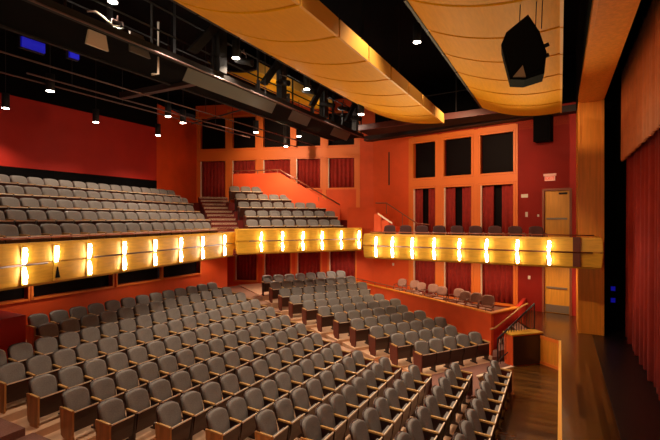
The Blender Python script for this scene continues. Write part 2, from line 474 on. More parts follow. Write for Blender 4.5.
# lower rear wall with the control booth windows
holes = [(8.9-1.4, 10.15, 1.36, 2.1),(10.35,14.43,1.36,2.12),(2,7.35,1.36,2.1)]
w = wall_cells((-14.2,0), (0,1), -3, 16.3, -1.2, 2.6, holes, .3, 1)
struct('wall_rear_lower', w, M['orwall'])
w = MB(); w.prism([(-14.2,16.3),(-14.5,16.3),(-17.9,19.2),(-17.9,18.9)], -1.2, 2.6); struct('wall_rear_return', w, M['orwall'])
for a, b in ((2,7.35),(7.5,10.15),(10.35,12.3),(12.4,14.43)):
    WIN[0] += 1
    fr = MB()
    fr.box(-14.24,-14.12,a-.03,b+.03,1.30,1.36); fr.box(-14.24,-14.12,a-.06,a,1.3,2.1); fr.box(-14.24,-14.12,b,b+.06,1.3,2.1)
    o = struct('window_%d' % WIN[0], fr, M['frame'])
    g = MB(); g.box(-14.36,-14.34,a,b,1.36,2.12); g.build('glass_pane', M['glass'], o)
w = MB(); w.box(-14.15,-12.6,-3,6.5,-.6,1.2); struct('wall_booth_front', w, M['redwall'])
w = MB(); w.box(-17.5,9,-3.3,-3,-1.2,10.2); struct('wall_near_side', w, M['redwall'])
w = MB(); w.box(-20,9,-3,24,10.2,10.5); struct('ceiling', w, M['ceil'])
w = MB(); w.prism([(-8.9,21.6),(-.2,19.75),(3,19.0),(3,20.5),(-8.9,23)], 8.1, 10.2); struct('wall_far_side_upper', w, M['black'])
w = MB(); w.box(-19.5,-17.05,-3,14.6,8.12,10.2); struct('wall_back_bulkhead', w, M['black'])
# cornice beam under the dark zone
w = MB(); band(-1, 9.2, 7.85, 8.1, w, -.5, 0); struct('trim_7', w, M['seam'])

# ------------------------------------------------------------------ proscenium
w = MB(); w.box(.53,1.26,16.56,18.6,0,7.62); struct('wall_proscenium_column', w, M['wood'])
w = MB(); w.box(.53,.60,16.53,16.6,0,7.6); w.box(1.19,1.26,16.53,16.56,0,7.6); struct('trim_8', w, M['wood'])
w = MB(); w.box(.53,1.26,-3,16.56,7.62,7.8)
w.box(.60,1.19,-3,16.56,7.59,7.62)
struct('ceiling_proscenium_soffit', w, M['wood'])
w = MB(); w.box(.53,1.3,-3,18.6,7.8,10.2); struct('wall_proscenium_header', w, M['black'])
w = MB(); w.box(1.26,9,17.9,18.3,0,10.2); struct('wall_wing', w, M['black'])
w = MB(); w.box(8.7,9,-3,18,0,10.2); struct('wall_stage_back', w, M['black'])
c = curtain_mb((1.95,-2.5),(1.95,16.9), .03, 5.9, .10, 46, .03, .0).build('stage_curtain', M['stagecurtain'], None, True)
tag(c, 'long red pleated stage curtain hanging to the stage floor', 'curtain')
c = curtain_mb((1.72,-2.5),(1.72,16.2), 5.55, 8.4, .035, 60, .03).build('stage_valance', M['valance'], None, True)
tag(c, 'orange pleated valance hanging above the stage curtain', 'curtain')
bl = thing('cue_light_panel', 'small dark panel with two blue lights offstage beside the curtain', 'control panel', (1.6,17.86,0))
m = MB(); m.box(-.1,.14,-.04,.04,.85,1.5); m.build('panel_box', M['black'], bl)
for z in (1.38, .98): 
    m = MB(); m.box(-.05,.08,-.06,-.04,z-.09,z+.06); m.build('indicator_light', M['blue'], bl)

# ------------------------------------------------------------------ sweep for balcony faces
def sweep(path, prof, name, m, parent=None, smooth=False):
    P = [Vector(p) for p in path]; N = []
    for i in range(len(P)):
        ds = []
        if i > 0: ds.append((P[i]-P[i-1]).normalized())
        if i < len(P)-1: ds.append((P[i+1]-P[i]).normalized())
        t = sum(ds, Vector((0,0))); t.normalize(); n = Vector((t.y, -t.x)); k = 1/max(.4, n.dot(Vector((ds[0].y, -ds[0].x))))
        N.append(n*k)
    mb = MB(); vs = []; K = len(prof)
    for p, n in zip(P, N):
        for o, z in prof: vs.append((p.x+n.x*o, p.y+n.y*o, z))
    fs = [tuple(range(K)), tuple(range((len(P)-1)*K, len(P)*K))]
    for i in range(len(P)-1):
        for k in range(K): fs.append((i*K+k, i*K+(k+1)%K, (i+1)*K+(k+1)%K, (i+1)*K+k))
    mb.add(vs, fs)
    return mb.build(name, m, parent, smooth)
def faceprof(zt, zb, g=None):
    g = (zt+zb)/2+.03
    return [(-.10,zt),(.03,zt),(.05,zt-.05),(.07,g+.02),(.02,g+.015),(.02,g-.015),(.07,g-.02),(.03,zb+.06),(-.03,zb),(-.10,zb)]
u1 = Vector((-1.5,9.6)).normalized(); u2 = Vector((3.75,4.8)).normalized()
n1 = Vector((-u1.y, u1.x)); n2v = Vector((-u2.y, u2.x))
A0 = Vector((-10.4,4.)); A1 = Vector((-11.9,13.6)); A2 = Vector((-8.1,18.46))
# the path runs so that the auditorium lies on its right hand side
s_ = A0-u1*7
o = sweep([s_, A0+u1*10.35], faceprof(3.22,2.22), 'wall_balcony_front', M['facewood']); o['kind'] = 'structure'
o = sweep([A1+u2*.47+n2v*.4, A1+u2*.47, A2], faceprof(3.36,2.30), 'wall_balcony_front_corner', M['facewood']); o['kind'] = 'structure'
G0 = Vector((-6.55,15.28)); G1 = Vector((1.05,15.05))
o = sweep([Vector((-6.75,17.6)), G0, G1, Vector((1.07,16.5))], faceprof(3.20,2.27), 'wall_gallery_front', M['facewood']); o['kind'] = 'structure'
# dark end post of the gallery front
m = MB(); m.box(.34,.54,14.93,15.02,2.33,3.22); o = struct('trim_9', m, M['endd'])
# floors of balcony and gallery
g = MB(); g.prism([(-6.5,15.4),(.95,15.2),(.95,16.5),(.5,16.5),(.5,19.3),(-7.6,21.1),(-6.6,17.6)], 2.32, 2.6)
g.prism([(-7.0,16.9),(.5,16.7),(.5,19.3),(-7.6,21.1)], 2.6, 2.76)
struct('floor_gallery', g, M['carpetb'])
g = MB()
LZ1 = [3.35,3.72,4.09,4.49,4.89,5.15]; LZ2 = [3.45,3.87,4.30,4.73,5.16]
E1 = [10.0,10.86,11.33,12.1,12.3,12.9]
S2 = [1.0,1.15,1.05,1.1,1.0]; E2 = [5.99,5.9,5.66,5.5,5.5]
def bp(u_, n_, P_, s, o): v = P_+u_*s+n_*o; return (v.x, v.y)
for j in range(6):
    o0 = .08 if j == 0 else .5+.9*j; o1 = .5+.9*(j+1)
    g.prism([bp(u1,n1,A0,-7,o0), bp(u1,n1,A0,E1[j]+.1,o0), bp(u1,n1,A0,E1[j]+.1,o1), bp(u1,n1,A0,-7,o1)], 2.25, LZ1[j]-.6)
for j in range(5):
    o0 = .08 if j == 0 else .5+.9*j; o1 = .5+.9*(j+1)
    g.prism([bp(u2,n2v,A1,S2[j]-.1,o0), bp(u2,n2v,A1,6.6,o0), bp(u2,n2v,A1,6.6,o1), bp(u2,n2v,A1,S2[j]-.1,o1)], 2.32, LZ2[j]-.6)
g.prism([bp(u2,n2v,A1,.8,5.0), bp(u2,n2v,A1,4.2,5.0), (-12.4,20.1),(-17.9,18.4),(-17.4,17.0)], 3.5, 4.62)
g.prism([(-12.2,13.7),(-11.8,14.2),(-16.4,18.2),(-17.6,18.0),(-16.4,14.4),(-15.6,14.4)], 2.25, 2.5)
struct('floor_balcony', g, M['stairred'])
g = MB()
g.prism([bp(u1,n1,A0,-7,.1), bp(u1,n1,A0,9.6,.1), (-12.2,14.5), (-8.6,19.3), (-9.2,21.2), (-18,18.4), (-16.3,13.9), (-16.3,-3)], 2.28, 2.4)
struct('ceiling_under_balcony', g, M['orwall'])
# balcony stair
bs = thing('balcony_stair', 'red carpeted stair with pale nosings between the two balcony seat blocks', 'stairs')
q0 = Vector((-12.35,14.35)); q1 = Vector((-16.6,17.9)); dd = (q1-q0).normalized(); pn_ = Vector((-dd.y, dd.x)); L = (q1-q0).length
for k in range(11):
    a = q0+dd*(L*k/11); z = 2.82+.19*(k+1)
    wl, wr = .55+.02*k, .5+.02*k
    m = MB(); m.prism([tuple(a+pn_*wl), tuple(a-pn_*wr), tuple(q1+dd*.3-pn_*wr), tuple(q1+dd*.3+pn_*wl)], z-.22, z)
    o = m.build('step', M['stairred'], bs)
    m = MB(); m.prism([tuple(a+pn_*wl), tuple(a-pn_*wr), tuple(a+dd*.05-pn_*wr), tuple(a+dd*.05+pn_*wl)], z-.075, z+.012)
    m.build('nosing', M['nosing'], o)
# sloping parapet behind the far balcony seats
def vslab(pts, dvec, name, m, parent=None): mb = MB(); mb.extrude(pts, dvec); return mb.build(name, m, parent)
def at(pxx, pyy, d):
    r = (pxx-330)/436*d
    return Vector((r*math.cos(TH)-d*math.sin(TH), r*math.sin(TH)+d*math.cos(TH), EYE-d*(pyy-219)/436))
K0 = Vector((-15.35,18.05)); K1 = Vector((-9.75,19.55)); kd = (K1-K0).normalized()
pr = MB()
def kp(s, z): v = K0+kd*s; return (v.x, v.y, z)
KL = (K1-K0).length
pr.extrude([kp(0,3.5),kp(KL,3.5),kp(KL,4.3),kp(2.6,6.15),kp(0,6.15)], (kd.y*-.12, kd.x*.12, 0))
o = struct('wall_balcony_parapet', pr, M['orwall'])
hr = thing('parapet_handrail', 'dark handrail running along and down the orange balcony parapet', 'handrail')
m = MB(); m.tube([kp(0,6.3),kp(2.62,6.3),kp(KL,4.47)], .03); m.build('rail', M['railred'], hr, True)
for s, z in ((.3,6.3),(1.4,6.3),(2.5,6.3),(3.6,5.62),(4.7,4.88)):
    m = MB(); m.tube([kp(s,z-.22),kp(s,z)], .018, 6); m.build('bracket', M['railred'], hr)
# orange end block and stair rail at the far end of the balcony
pr = MB(); pr.extrude([(-9.15,19.15,3.3),(-7.9,19.75,3.3),(-7.9,19.75,4.32),(-9.15,19.15,4.32)], (-.06,.12,0))
struct('wall_balcony_end', pr, M['orwall'])
hr = thing('gallery_stair_rail', 'brown sloping handrail where balcony meets the side gallery', 'handrail')
m = MB(); m.tube([(-8.1,20.2,4.55),(-7.6,20.4,4.55),(-5.9,19.9,3.55),(-5.3,19.8,3.5)], .03); m.build('rail', M['railred'], hr, True)
for p in ((-7.6,20.4,4.5),(-6.7,20.15,3.98),(-5.9,19.9,3.5)):
    m = MB(); m.tube([(p[0],p[1],2.8), p], .02, 6); m.build('post', M['railred'], hr)
gs = thing('gallery_stair', 'small stair with pale nosing stepping down to the side gallery', 'stairs')
for k in range(4):
    m = MB(); x = -7.7+.35*k; m.box(x, x+.38, 19.0, 20.0, 2.76, 4.0-.3*k); o = m.build('step', M['orwall'], gs)
m = MB(); m.extrude([(-7.5,18.98,4.05),(-6.8,18.98,3.6),(-6.8,18.98,3.52),(-7.5,18.98,3.97)], (0,.06,0)); m.build('nosing', M['nosing'], gs, label='pale sloping edge strip')

# pipes along the balcony faces
def pipe(name, pts, r, m, label, cat='pipe', group=None):
    mb = MB(); mb.tube(pts, r, 8); o = mb.build(name, m, None, True); return tag(o, label, cat, group)
def pA(s, o, z): v = A0+u1*s-n1*o; return (v.x, v.y, z)
pipe('lighting_pipe', [pA(-1,.16,2.74), pA(1.9,.16,2.74)], .022, M['pipe'], 'thin bare pipe on the nearest part of the balcony front')
pipe('lighting_pipe', [pA(3.2,.16,2.77), pA(9.9,.16,2.77)], .022, M['pipe'], 'long thin pipe along the middle of the balcony front')
def pG(s, o, z): v = G1+(G0-G1).normalized()*s; nn_ = Vector((.03,-1)); return (v.x+nn_.x*o, v.y+nn_.y*o, z)
pipe('lighting_pipe', [pG(7.3,.13,2.76), pG(.2,.13,2.76)], .022, M['endd'], 'dark pipe along the side gallery front')
def pB(s, o, z): v = A1+u2*s-n2v*o; return (v.x, v.y, z)
pipe('lighting_pipe', [pB(.9,.14,2.85), pB(5.9,.14,2.85)], .02, M['pipe'], 'thin pipe along the corner section of the balcony front')
# top rail
pipe('balcony_rail', [pA(-4,-.03,3.33), pA(9.8,-.03,3.33)], .025, M['railred'], 'dark rail along the top of the long balcony front', 'handrail')
pipe('gallery_rail', [pG(7.4,-.03,3.27), pG(.15,-.03,3.27)], .018, M['railred'], 'dark rail along the top of the side gallery front', 'handrail')

# sconces on the faces
def sconce_meshes(h):
    a = MB(); N = 7
    def strip(z0, z1, lean):
        mb = MB(); p = []
        for q in range(N):
            t = q/(N-1); p.append((.055+lean*(t-.5)*.0, .012*math.sin(t*5+z0*9), z0+(z1-z0)*t))
        mb.tube(p, [.034+.014*math.sin(PI*(q/(N-1))) for q in range(N)], 8); return mb
    back = MB(); back.box(0, .02, -.05, .05, 0, h)
    return back.mesh('back_plate', M['facewood']), strip(h*.54, h*.98, .02).mesh('light_tube', M['tube'], True), strip(h*.04, h*.46, -.02).mesh('light_tube', M['tube'], True)
SM = sconce_meshes(.84); SMs = sconce_meshes(.78)
def sconce(pos, ang, label, group, sm=SM, upper_only=False):
    t = thing('wall_sconce', label, 'light', pos, ang, group)
    inst('back_plate', sm[0], t); inst('light_tube', sm[1], t)
    if not upper_only: inst('light_tube', sm[2], t)
a1 = math.atan2(-n1.y, -n1.x); a2 = math.atan2(-n2v.y, -n2v.x)
S1 = [1.39,2.16,3.09,4.26,5.5,6.74,7.96,9.4]
for k, s in enumerate(S1):
    v = A0+u1*s-n1*.075
    sconce((v.x, v.y, 2.29), a1, 'glowing wavy vertical lamp, %s from the near end of the long balcony front' % ORD[k], 'lamps on the long balcony front', upper_only=(k == 1))
for k, s in enumerate([1.41,2.33,3.25,4.15,5.08,5.98]):
    v = A1+u2*s-n2v*.075
    sconce((v.x, v.y, 2.39), a2, 'glowing vertical lamp, %s from the left on the corner balcony front' % ORD[k], 'lamps on the corner balcony front')
for k, s in enumerate([7.11,6.46,5.71,4.92,4.06,3.18,2.25,1.35]):
    p = pG(s, .075, 2.33)
    sconce(p, -PI/2, 'glowing vertical lamp, %s from the left on the side gallery front' % ORD[k], 'lamps on the side gallery front', SMs)
cn = MB(); p = pA(2.2,.1,0)
cn.tube([(p[0],p[1],2.36),(p[0],p[1],2.62)], [.06,.012], 8)
tag(cn.build('cone_marker', M['black']), 'small black cone shape below the short lamp on the balcony front', 'fixture')
v = pA(7.3,.1,0)

# ------------------------------------------------------------------ auditorium seats
PW = .57
BT = .865
def back_outline(w, z0, z1, top):
    pts = []
    N = 10
    for k in range(N+1):
        a = PI*k/N
        c, s = math.cos(a), math.sin(a)
        y = w*math.copysign(abs(c)**.62, c); z = z1-top+top*(abs(s)**.62)
        pts.append((y, z))
    pts = [(w*.86, z0)] + [(w*.98, z0+(z1-top-z0)*.5)] + pts + [(-w*.98, z0+(z1-top-z0)*.5)] + [(-w*.86, z0)]
    return pts
def cushion(w, z0, z1, top, xb, lean, th, puff):
    out = back_outline(w, z0, z1, top); zc = (z0+z1)/2; n = len(out)
    def X(z, y=0.): return xb-lean*(z-z0)+.055*(y/w)**2
    vs = [(X(z, y)-th/2, y, z) for y, z in out] + [(X(z, y)+th/2-.012, y, z) for y, z in out] + \
         [(X(z, y*.88)+th/2+.012, y*.88, zc+(z-zc)*.90) for y, z in out] + [(X(z)+th/2+puff, y*.5, zc+(z-zc)*.55) for y, z in out]
    fs = [tuple(range(n-1,-1,-1)), tuple(range(3*n,4*n))]
    for r in range(3):
        for k in range(n): fs.append((r*n+k, r*n+(k+1)%n, (r+1)*n+(k+1)%n, (r+1)*n+k))
    mb = MB(); mb.add(vs, fs); return mb
SEATM = {}
SEATM['backrest'] = cushion(.25, .38, .885, .15, -.285, .31, .075, .04).mesh('backrest', M['fabric'], True)
SEATM['back_shell'] = cushion(.255, .34, .89, .155, -.33, .31, .035, .0).mesh('back_shell', M['shell'], True)
m = MB(); m.extrude([(-.02,-.24,.555),(-.085,-.24,.20),(-.155,-.24,.22),(-.10,-.24,.56)], (0,.48,0)); SEATM['seat_cushion'] = m.mesh('seat_cushion', M['fabric'])
m = MB(); m.extrude([(.0,-.25,.575),(-.02,-.25,.42),(-.075,-.25,.17),(-.092,-.25,.17),(-.045,-.25,.42),(-.035,-.25,.575)], (0,.50,0)); SEATM['seat_pan'] = m.mesh('seat_pan', M['pan'])
m = MB(); m.extrude([(.008,-.25,.606),(.010,-.25,.58),(-.012,-.25,.574),(-.020,-.25,.598)], (0,.50,0)); SEATM['edge_highlight'] = m.mesh('edge_highlight', M['lip'])  # pale strip paints in the highlight along the glossy seat edge
def armmesh():
    m = MB(); m.extrude([(.0,-.024,.60),(.0,-.024,.63),(-.30,-.024,.645),(-.33,-.024,.61)], (0,.048,0)); return m
SEATM['armrest'] = armmesh().mesh('armrest', M['arm'])
m = MB(); m.extrude([(-.03,-.018,.60),(-.06,-.018,.05),(.0,-.018,.03),(.0,-.018,0),(-.30,-.018,0),(-.30,-.018,.03),(-.22,-.018,.05),(-.30,-.018,.62)], (0,.036,0))
SEATM['armrest_support'] = m.mesh('armrest_support', M['post'])
m = MB(); m.extrude([(.01,-.02,.62),(.01,-.02,.05),(-.02,-.02,.05),(-.02,-.02,0),(-.28,-.02,0),(-.28,-.02,.05),(-.36,-.02,.10),(-.40,-.02,.64)], (0,.04,0))
SEATM['end_panel'] = m.mesh('end_panel', M['endp']); SEATM['end_panel_dark'] = m.mesh('end_panel', M['endd'])

def proto(name, ends):   # ends: '', 'n' (panel on -y), 'f' (panel on +y)
    t = bpy.data.objects.new(name, None); COL.objects.link(t); t.empty_display_size = .1
    inst('backrest', SEATM['backrest'], t); inst('back_shell', SEATM['back_shell'], t)
    inst('seat_cushion', SEATM['seat_cushion'], t)
    p = inst('seat_pan', SEATM['seat_pan'], t); inst('edge_highlight', SEATM['edge_highlight'], p, 'pale top edge strip')
    def side(y, e, pm):
        inst('armrest', SEATM['armrest'], t, None, (0, y, 0))
        if e: inst('end_panel', SEATM[pm], t, None, (0, y, 0))
        else: inst('armrest_support', SEATM['armrest_support'], t, None, (0, y, 0))
    side(-PW/2, 'n' in ends, 'end_panel_dark' if 'd' in ends else 'end_panel')
    if 'f' in ends: side(PW/2, True, 'end_panel_dark')
    elif 'g' in ends: side(PW/2, False, '')
    return t

seats = []   # (x, y, z, rz, ends, label, group)
for i in range(14):
    n = int((CFAR[i]-CNEAR[i])/PW+.02); pw = (CFAR[i]-CNEAR[i])/n
    for q in range(n):
        y = CFAR[i]-pw*(q+.5)
        ends = ('f' if q == 0 else '') + ('n' if q == n-1 else '')
        lab = 'grey folding seat, %s from the far aisle, in the %s central row' % (ORD[q], ORD[i])
        seats.append((ROWX(i), y, CZ[i], 0., ends, lab, 'folding seats in the central block'))
rf = math.atan2(-NF[1], -NF[0])
for k in range(11):
    t1 = BOXT-.35; n = int((t1-FT0[k])/PW)
    for q in range(n):
        t = FT0[k]+PW*(q+.5); p = FP(k, t)
        ends = ('nd' if q == 0 else '') + ('g' if q == n-1 else '')
        lab = 'grey folding seat, %s from the aisle, %s row beside the orange box wall' % (ORD[q], ORD[k])
        seats.append((p[0], p[1], FZ[k], rf, ends, lab, 'folding seats in the far block'))
r1 = math.atan2(-n1.y, -n1.x); r2 = math.atan2(-n2v.y, -n2v.x)
for j in range(6):
    n = 22 if j < 5 else 2
    for q in range(n):
        s = E1[j]-PW*(q+.5)
        if j == 5: s = 12.75-PW*(q+.5)
        v = A0+u1*s+n1*(.6+.9*j)
        lab = 'grey balcony seat, %s from the stair, %s row of long block' % (ORD[q], ORD[j])
        seats.append((v.x, v.y, LZ1[j]-.6, r1, ('f' if q == 0 else '')+('n' if q == n-1 else ''), lab, 'seats in the long balcony block'))
N2 = [8,8,8,5,3]
for j in range(5):
    for q in range(N2[j]):
        s = S2[j]+PW*(q+.5)
        v = A1+u2*s+n2v*(.6+.9*j)
        lab = 'grey balcony seat, %s from the stair, %s row of corner block' % (ORD[q], ORD[j])
        seats.append((v.x, v.y, LZ2[j]-.6, r2, ('nd' if q == 0 else '')+('g' if q == N2[j]-1 else ''), lab, 'seats in the corner balcony block'))
vis = []
for s in seats:
    X, Y, D = px(s[0], s[1], s[2]+.9)
    if D > 1 and -22 < X < 690 and Y < 462: vis.append((D, s))
vis.sort(key=lambda a: a[0])
print('SEATS in view', len(vis))
protos = {}
stuff = MB()
def add_mesh(mb, me, M4):
    mb.add([M4 @ v.co for v in me.vertices], [tuple(p.vertices) for p in me.polygons])
rest = {}
for idx, (D, s) in enumerate(vis):
    x, y, z, rz, ends, lab, grp = s
    if idx < 300:
        if ends not in protos:
            o = protos[ends] = proto('auditorium_seat', ends)
        else: o = copy_tree(protos[ends])
        o.location = (x, y, z); o.rotation_euler = (0, 0, rz)
        tag(o, lab, 'seat', grp)
    else:
        M4 = Matrix.Translation((x, y, z)) @ Matrix.Rotation(rz, 4, 'Z')
        for key in ('backrest','back_shell','seat_cushion','seat_pan','edge_highlight'):
            add_mesh(rest.setdefault(key, MB()), SEATM[key], M4)
        add_mesh(rest.setdefault('armrest', MB()), SEATM['armrest'], M4 @ Matrix.Translation((0,-PW/2,0)))
        add_mesh(rest.setdefault('armrest_support', MB()), SEATM['armrest_support'], M4 @ Matrix.Translation((0,-PW/2,0)))
if rest:
    # one object carrying several materials
    mats = {'backrest':'fabric','back_shell':'shell','seat_cushion':'fabric','seat_pan':'pan','edge_highlight':'lip','armrest':'arm','armrest_support':'post'}
    vs = []; fs = []; mi = []; ml = []
    for key, mb in rest.items():
        n = len(vs); vs += mb.v; fs += [tuple(a+n for a in f) for f in mb.f]; ml.append(M[mats[key]]); mi += [len(ml)-1]*len(mb.f)
    me = bpy.data.meshes.new('distant_seats'); me.from_pydata(vs, [], fs)
    for m_ in ml: me.materials.append(m_)
    me.polygons.foreach_set('material_index', mi)
    o = inst('distant_seats', me); tag(o, 'the most distant rows of grey folding seats, far rows of balcony and stalls', 'seats', None, 'stuff')

# ------------------------------------------------------------------ loose chairs in box and gallery
CH = {}
CH['seat'] = (lambda m: m.box(-.22,.22,-.23,.23,.42,.48))(MB()).mesh('seat', M['pinkchair'])
CH['backrest'] = cushion(.23, .55, .92, .22, -.22, .18, .05, .02).mesh('backrest', M['pinkchair'], True)
CH['seat_dark'] = (lambda m: m.box(-.22,.22,-.23,.23,.42,.48))(MB()).mesh('seat', M['darkchair'])
CH['backrest_dark'] = cushion(.23, .55, .92, .22, -.22, .18, .05, .02).mesh('backrest', M['darkchair'], True)
CH['leg'] = MB().tube([(0,0,0),(0,0,.42)], .018, 6).mesh('leg', M['chairwood'])
CH['arm'] = MB().tube([(-.24,0,.64),(-.05,0,.68),(.14,0,.66),(.2,0,.45)], .018, 6).mesh('armrest', M['chairwood'], True)
CH['post'] = MB().tube([(-.2,0,.45),(-.28,0,.88)], .016, 6).mesh('back_post', M['chairwood'])
def chair(pos, rz, label, group, dark=False):
    t = thing('armchair', label, 'chair', pos, rz, group)
    sfx = '_dark' if dark else ''
    inst('seat', CH['seat'+sfx], t); inst('backrest', CH['backrest'+sfx], t)
    for a in (-.18,.18):
        for b in (-.2,.2): inst('leg', CH['leg'], t, None, (a,b,0))
    for b in (-.24,.24): inst('armrest', CH['arm'], t, None, (0,b,0))
    for b in (-.2,.2): inst('back_post', CH['post'], t, None, (0,b,0))
BX0 = Vector((-9.4,20.7)); BX1 = Vector((-2.1,15.9)); bxd = (BX0-BX1).normalized(); bxn = Vector((.55,.835))
for k, (s, o_, dr) in enumerate([(.78,.66,.2),(1.42,.70,-.1),(1.85,.62,.3),(2.5,.85,-.2),(3.2,.64,.1),(3.9,.8,.2),(4.55,.64,-.3),(5.2,.85,.15),(5.9,.66,0.)]):
    v = BX1+bxd*s+bxn*o_
    chair((v.x, v.y, .0), math.atan2(-bxn.y,-bxn.x)+.35+dr*.6, 'round-backed armchair in the orange side box, %s from its stage end' % ORD[k], 'armchairs in the side box')
for k in range(9):
    X = .05-.66*k - .5
    chair((X-.2, 16.1+.02*k, 2.6), -PI/2+.3, 'dark armchair behind the side gallery rail, %s from the stage' % ORD[k], 'armchairs in the side gallery', True)

# side box
bf = MB(); bf.prism([(-2.1,15.95),(-9.3,20.75),(-8.9,21.3),(-1.3,19.75),(-1.42,17.5)], -1.2, 0)
struct('floor_side_box', bf, M['carpetb'])
bw = MB()
nn3 = Vector((.55,.835))*.12
bw.prism([tuple(BX1), tuple(BX0), tuple(BX0+nn3), tuple(BX1+nn3)], -1.2, .48)
struct('wall_side_box', bw, M['orwall'])
be = MB(); be.prism([(-2.1,15.9),(-1.36,17.45),(-1.48,17.5),(-2.22,15.98)], -1.2, .48); be.prism([(-1.36,17.45),(-1.24,19.75),(-1.36,19.78),(-1.48,17.5)], -1.2, .48)
struct('wall_side_box_end', be, M['redwall'])
cp = MB(); cp.prism([(-2.06,15.84),(-9.4,20.66),(-9.3,20.85),(-2.1,16.1)], .48, .52); cp.prism([(-2.06,15.84),(-1.3,17.45),(-1.5,17.52),(-2.2,16.0)], .481, .521)
struct('trim_10', cp, M['wood'])
hr = thing('box_handrail', 'dark low handrail along the top of the orange side box wall', 'handrail')
m = MB(); pa = BX1+nn3*.5; pb = BX0+nn3*.5
m.tube([(pa.x,pa.y,.66),(pb.x,pb.y,.66)], .022); m.build('rail', M['railred'], hr, True)
for k in range(9):
    v = pa.lerp(pb, (k+.3)/9); m = MB(); m.tube([(v.x,v.y,.52),(v.x,v.y,.66)], .014, 6); m.build('bracket', M['railred'], hr)
hr = thing('wall_handrail', 'pale sloping handrail fixed to the end wall of the side box', 'handrail')
m = MB(); m.tube([(-2.1,15.62,.02),(-1.95,15.72,.05),(-1.2,17.2,.62),(-1.05,17.5,.66)], .028); m.build('rail', M['arm'], hr, True)
for p in ((-1.88,15.95,.1),(-1.35,17.0,.52)):
    m = MB(); m.tube([p,(p[0]-.12,p[1]+.1,p[2]-.06)], .014, 6); m.build('bracket', M['railred'], hr)
for (x, y, z) in ((-1.62,16.6,-.2),(-1.86,16.1,-.55)):
    m = MB(); m.extrude([(x,y,z),(x+.05,y+.105,z),(x+.05,y+.105,z+.15),(x,y,z+.15)], (.03,-.015,0)); 
    tag(m.build('step_light', M['white']), 'small pale step light on the red box wall, %s' % ('upper' if z > -.3 else 'lower'), 'light')

# ------------------------------------------------------------------ ceiling clouds
def cloud(name, xs, zs, ys, label, end_drop=None):
    """curved sheet made of separate boards across; xs/zs = profile, ys = seam positions"""
    t = thing(name, label, 'ceiling panel')
    N = 40
    def prof(u):  # quadratic through three points
        x = xs[0]+(xs[2]-xs[0])*u
        z = zs[0]*(1-u)*(1-2*u)+4*zs[1]*u*(1-u)+zs[2]*u*(2*u-1)
        return x, z
    for a, b in zip(ys, ys[1:]):
        mb = MB(); vs = []; fs = []
        g = .04
        for y in (a+g, b-g):
            for top in (0, .06):
                for k in range(N+1):
                    x, z = prof(k/N); vs.append((x, y, z+top))
        W = N+1
        for k in range(N):
            fs += [(k, k+1, 2*W+k+1, 2*W+k), (W+k, W+k+1, 3*W+k+1, 3*W+k), (k, k+1, W+k+1, W+k), (2*W+k, 2*W+k+1, 3*W+k+1, 3*W+k)]
        fs += [(0, W, 3*W, 2*W), (N, W+N, 3*W+N, 2*W+N)]
        mb.add(vs, fs); mb.build('panel_board', M['cloud'], t)
    # dark backing that shows in the seams
    mb = MB(); vs = []; fs = []
    for y in (ys[0], ys[-1]):
        for top in (.05, .09):
            for k in range(N+1):
                x, z = prof(k/N); vs.append((x, y, z+top))
    W = N+1
    for k in range(N):
        fs += [(k, k+1, 2*W+k+1, 2*W+k), (W+k, W+k+1, 3*W+k+1, 3*W+k), (k, k+1, W+k+1, W+k), (2*W+k, 2*W+k+1, 3*W+k+1, 3*W+k)]
    mb.add(vs, fs); mb.build('backing', M['seam'], t)
    for u_, w in ((1, .05), (0, -.05)):
        x, z = prof(u_); 
        for a, b in zip(ys, ys[1:]):
            m = MB(); m.box(min(x, x+w), max(x, x+w), a+.03, b-.03, z-.02, z+(.30 if u_ else .22))
            m.build('edge_board', M['edge'] if u_ else M['seam'], t)
    for y in ys[1:-1:2]:
        for u_ in (.2,.8):
            x, z = prof(u_); m = MB(); m.tube([(x,y,z+.08),(x,y,10.2)], .008, 5); m.build('hanger', M['steel'], t)
ys1 = [.3,1.65,2.95,4.28,5.6,6.9,8.25,9.57,10.9,12.2,13.5,14.8]
cloud('ceiling_cloud', (-6.8,-5.1,-3.5), (8.12,7.27,7.0), ys1, 'long curved orange wood ceiling panel running across the hall left of centre')
ys2 = [-.9,.4,1.7,3.0,4.3,5.6,6.95,8.3,9.65,11.0,12.3,13.6,15.0]
cloud('ceiling_cloud', (-2.25,-1.1,0.), (7.40,7.02,7.0), ys2, 'curved orange wood ceiling panel nearest the stage with the speaker below it')
cloud('ceiling_cloud', (-11.6,-10.3,-9.3), (9.6,9.0,8.9), [12.2,13.6,15,16.4,17.8], 'partly hidden orange ceiling panel behind the catwalk')

# loudspeaker
sp = thing('hanging_loudspeaker', 'black angular loudspeaker hanging below the ceiling panel near the stage', 'loudspeaker', (-.48,7.1,5.76), .10)
# seen front: an upright, slanted hexagonal box
hx = [(-.30,.16),(-.22,-.0+.0),(.27,.02),(.36,.35),(.20,.98),(.05,.98),(-.34,.62)]
hx = [(-.19,.03),(0,.0),(.26,.06),(.29,.35),(.20,.66),(.05,.93),(-.24,.72),(-.31,.55)]
m = MB(); m.extrude([(x,-.26,z) for x, z in hx], (0,.4,0)); m.build('cabinet', M['black'], sp)
m = MB(); m.extrude([(x*.86,-.28,.5+(z-.5)*.86) for x, z in hx], (0,.02,0)); m.build('grille', M['black'], sp)
m = MB(); m.extrude([(-.15,-.30,.05),(.02,-.30,.03),(-.02,-.30,.20)], (0,.05,0)); m.build('lower_bracket', M['kick'], sp)
for x in (-.06,.16,.24):
    m = MB(); m.tube([(x,0,.8),(x+.02,0,1.36)], .007, 5); m.build('cable', M['steel'], sp)
for z in (.35,.5):
    m = MB(); m.tube([(.27,-.1,z),(.33,-.1,z+.02)], .03, 6); m.build('knob', M['steel'], sp)
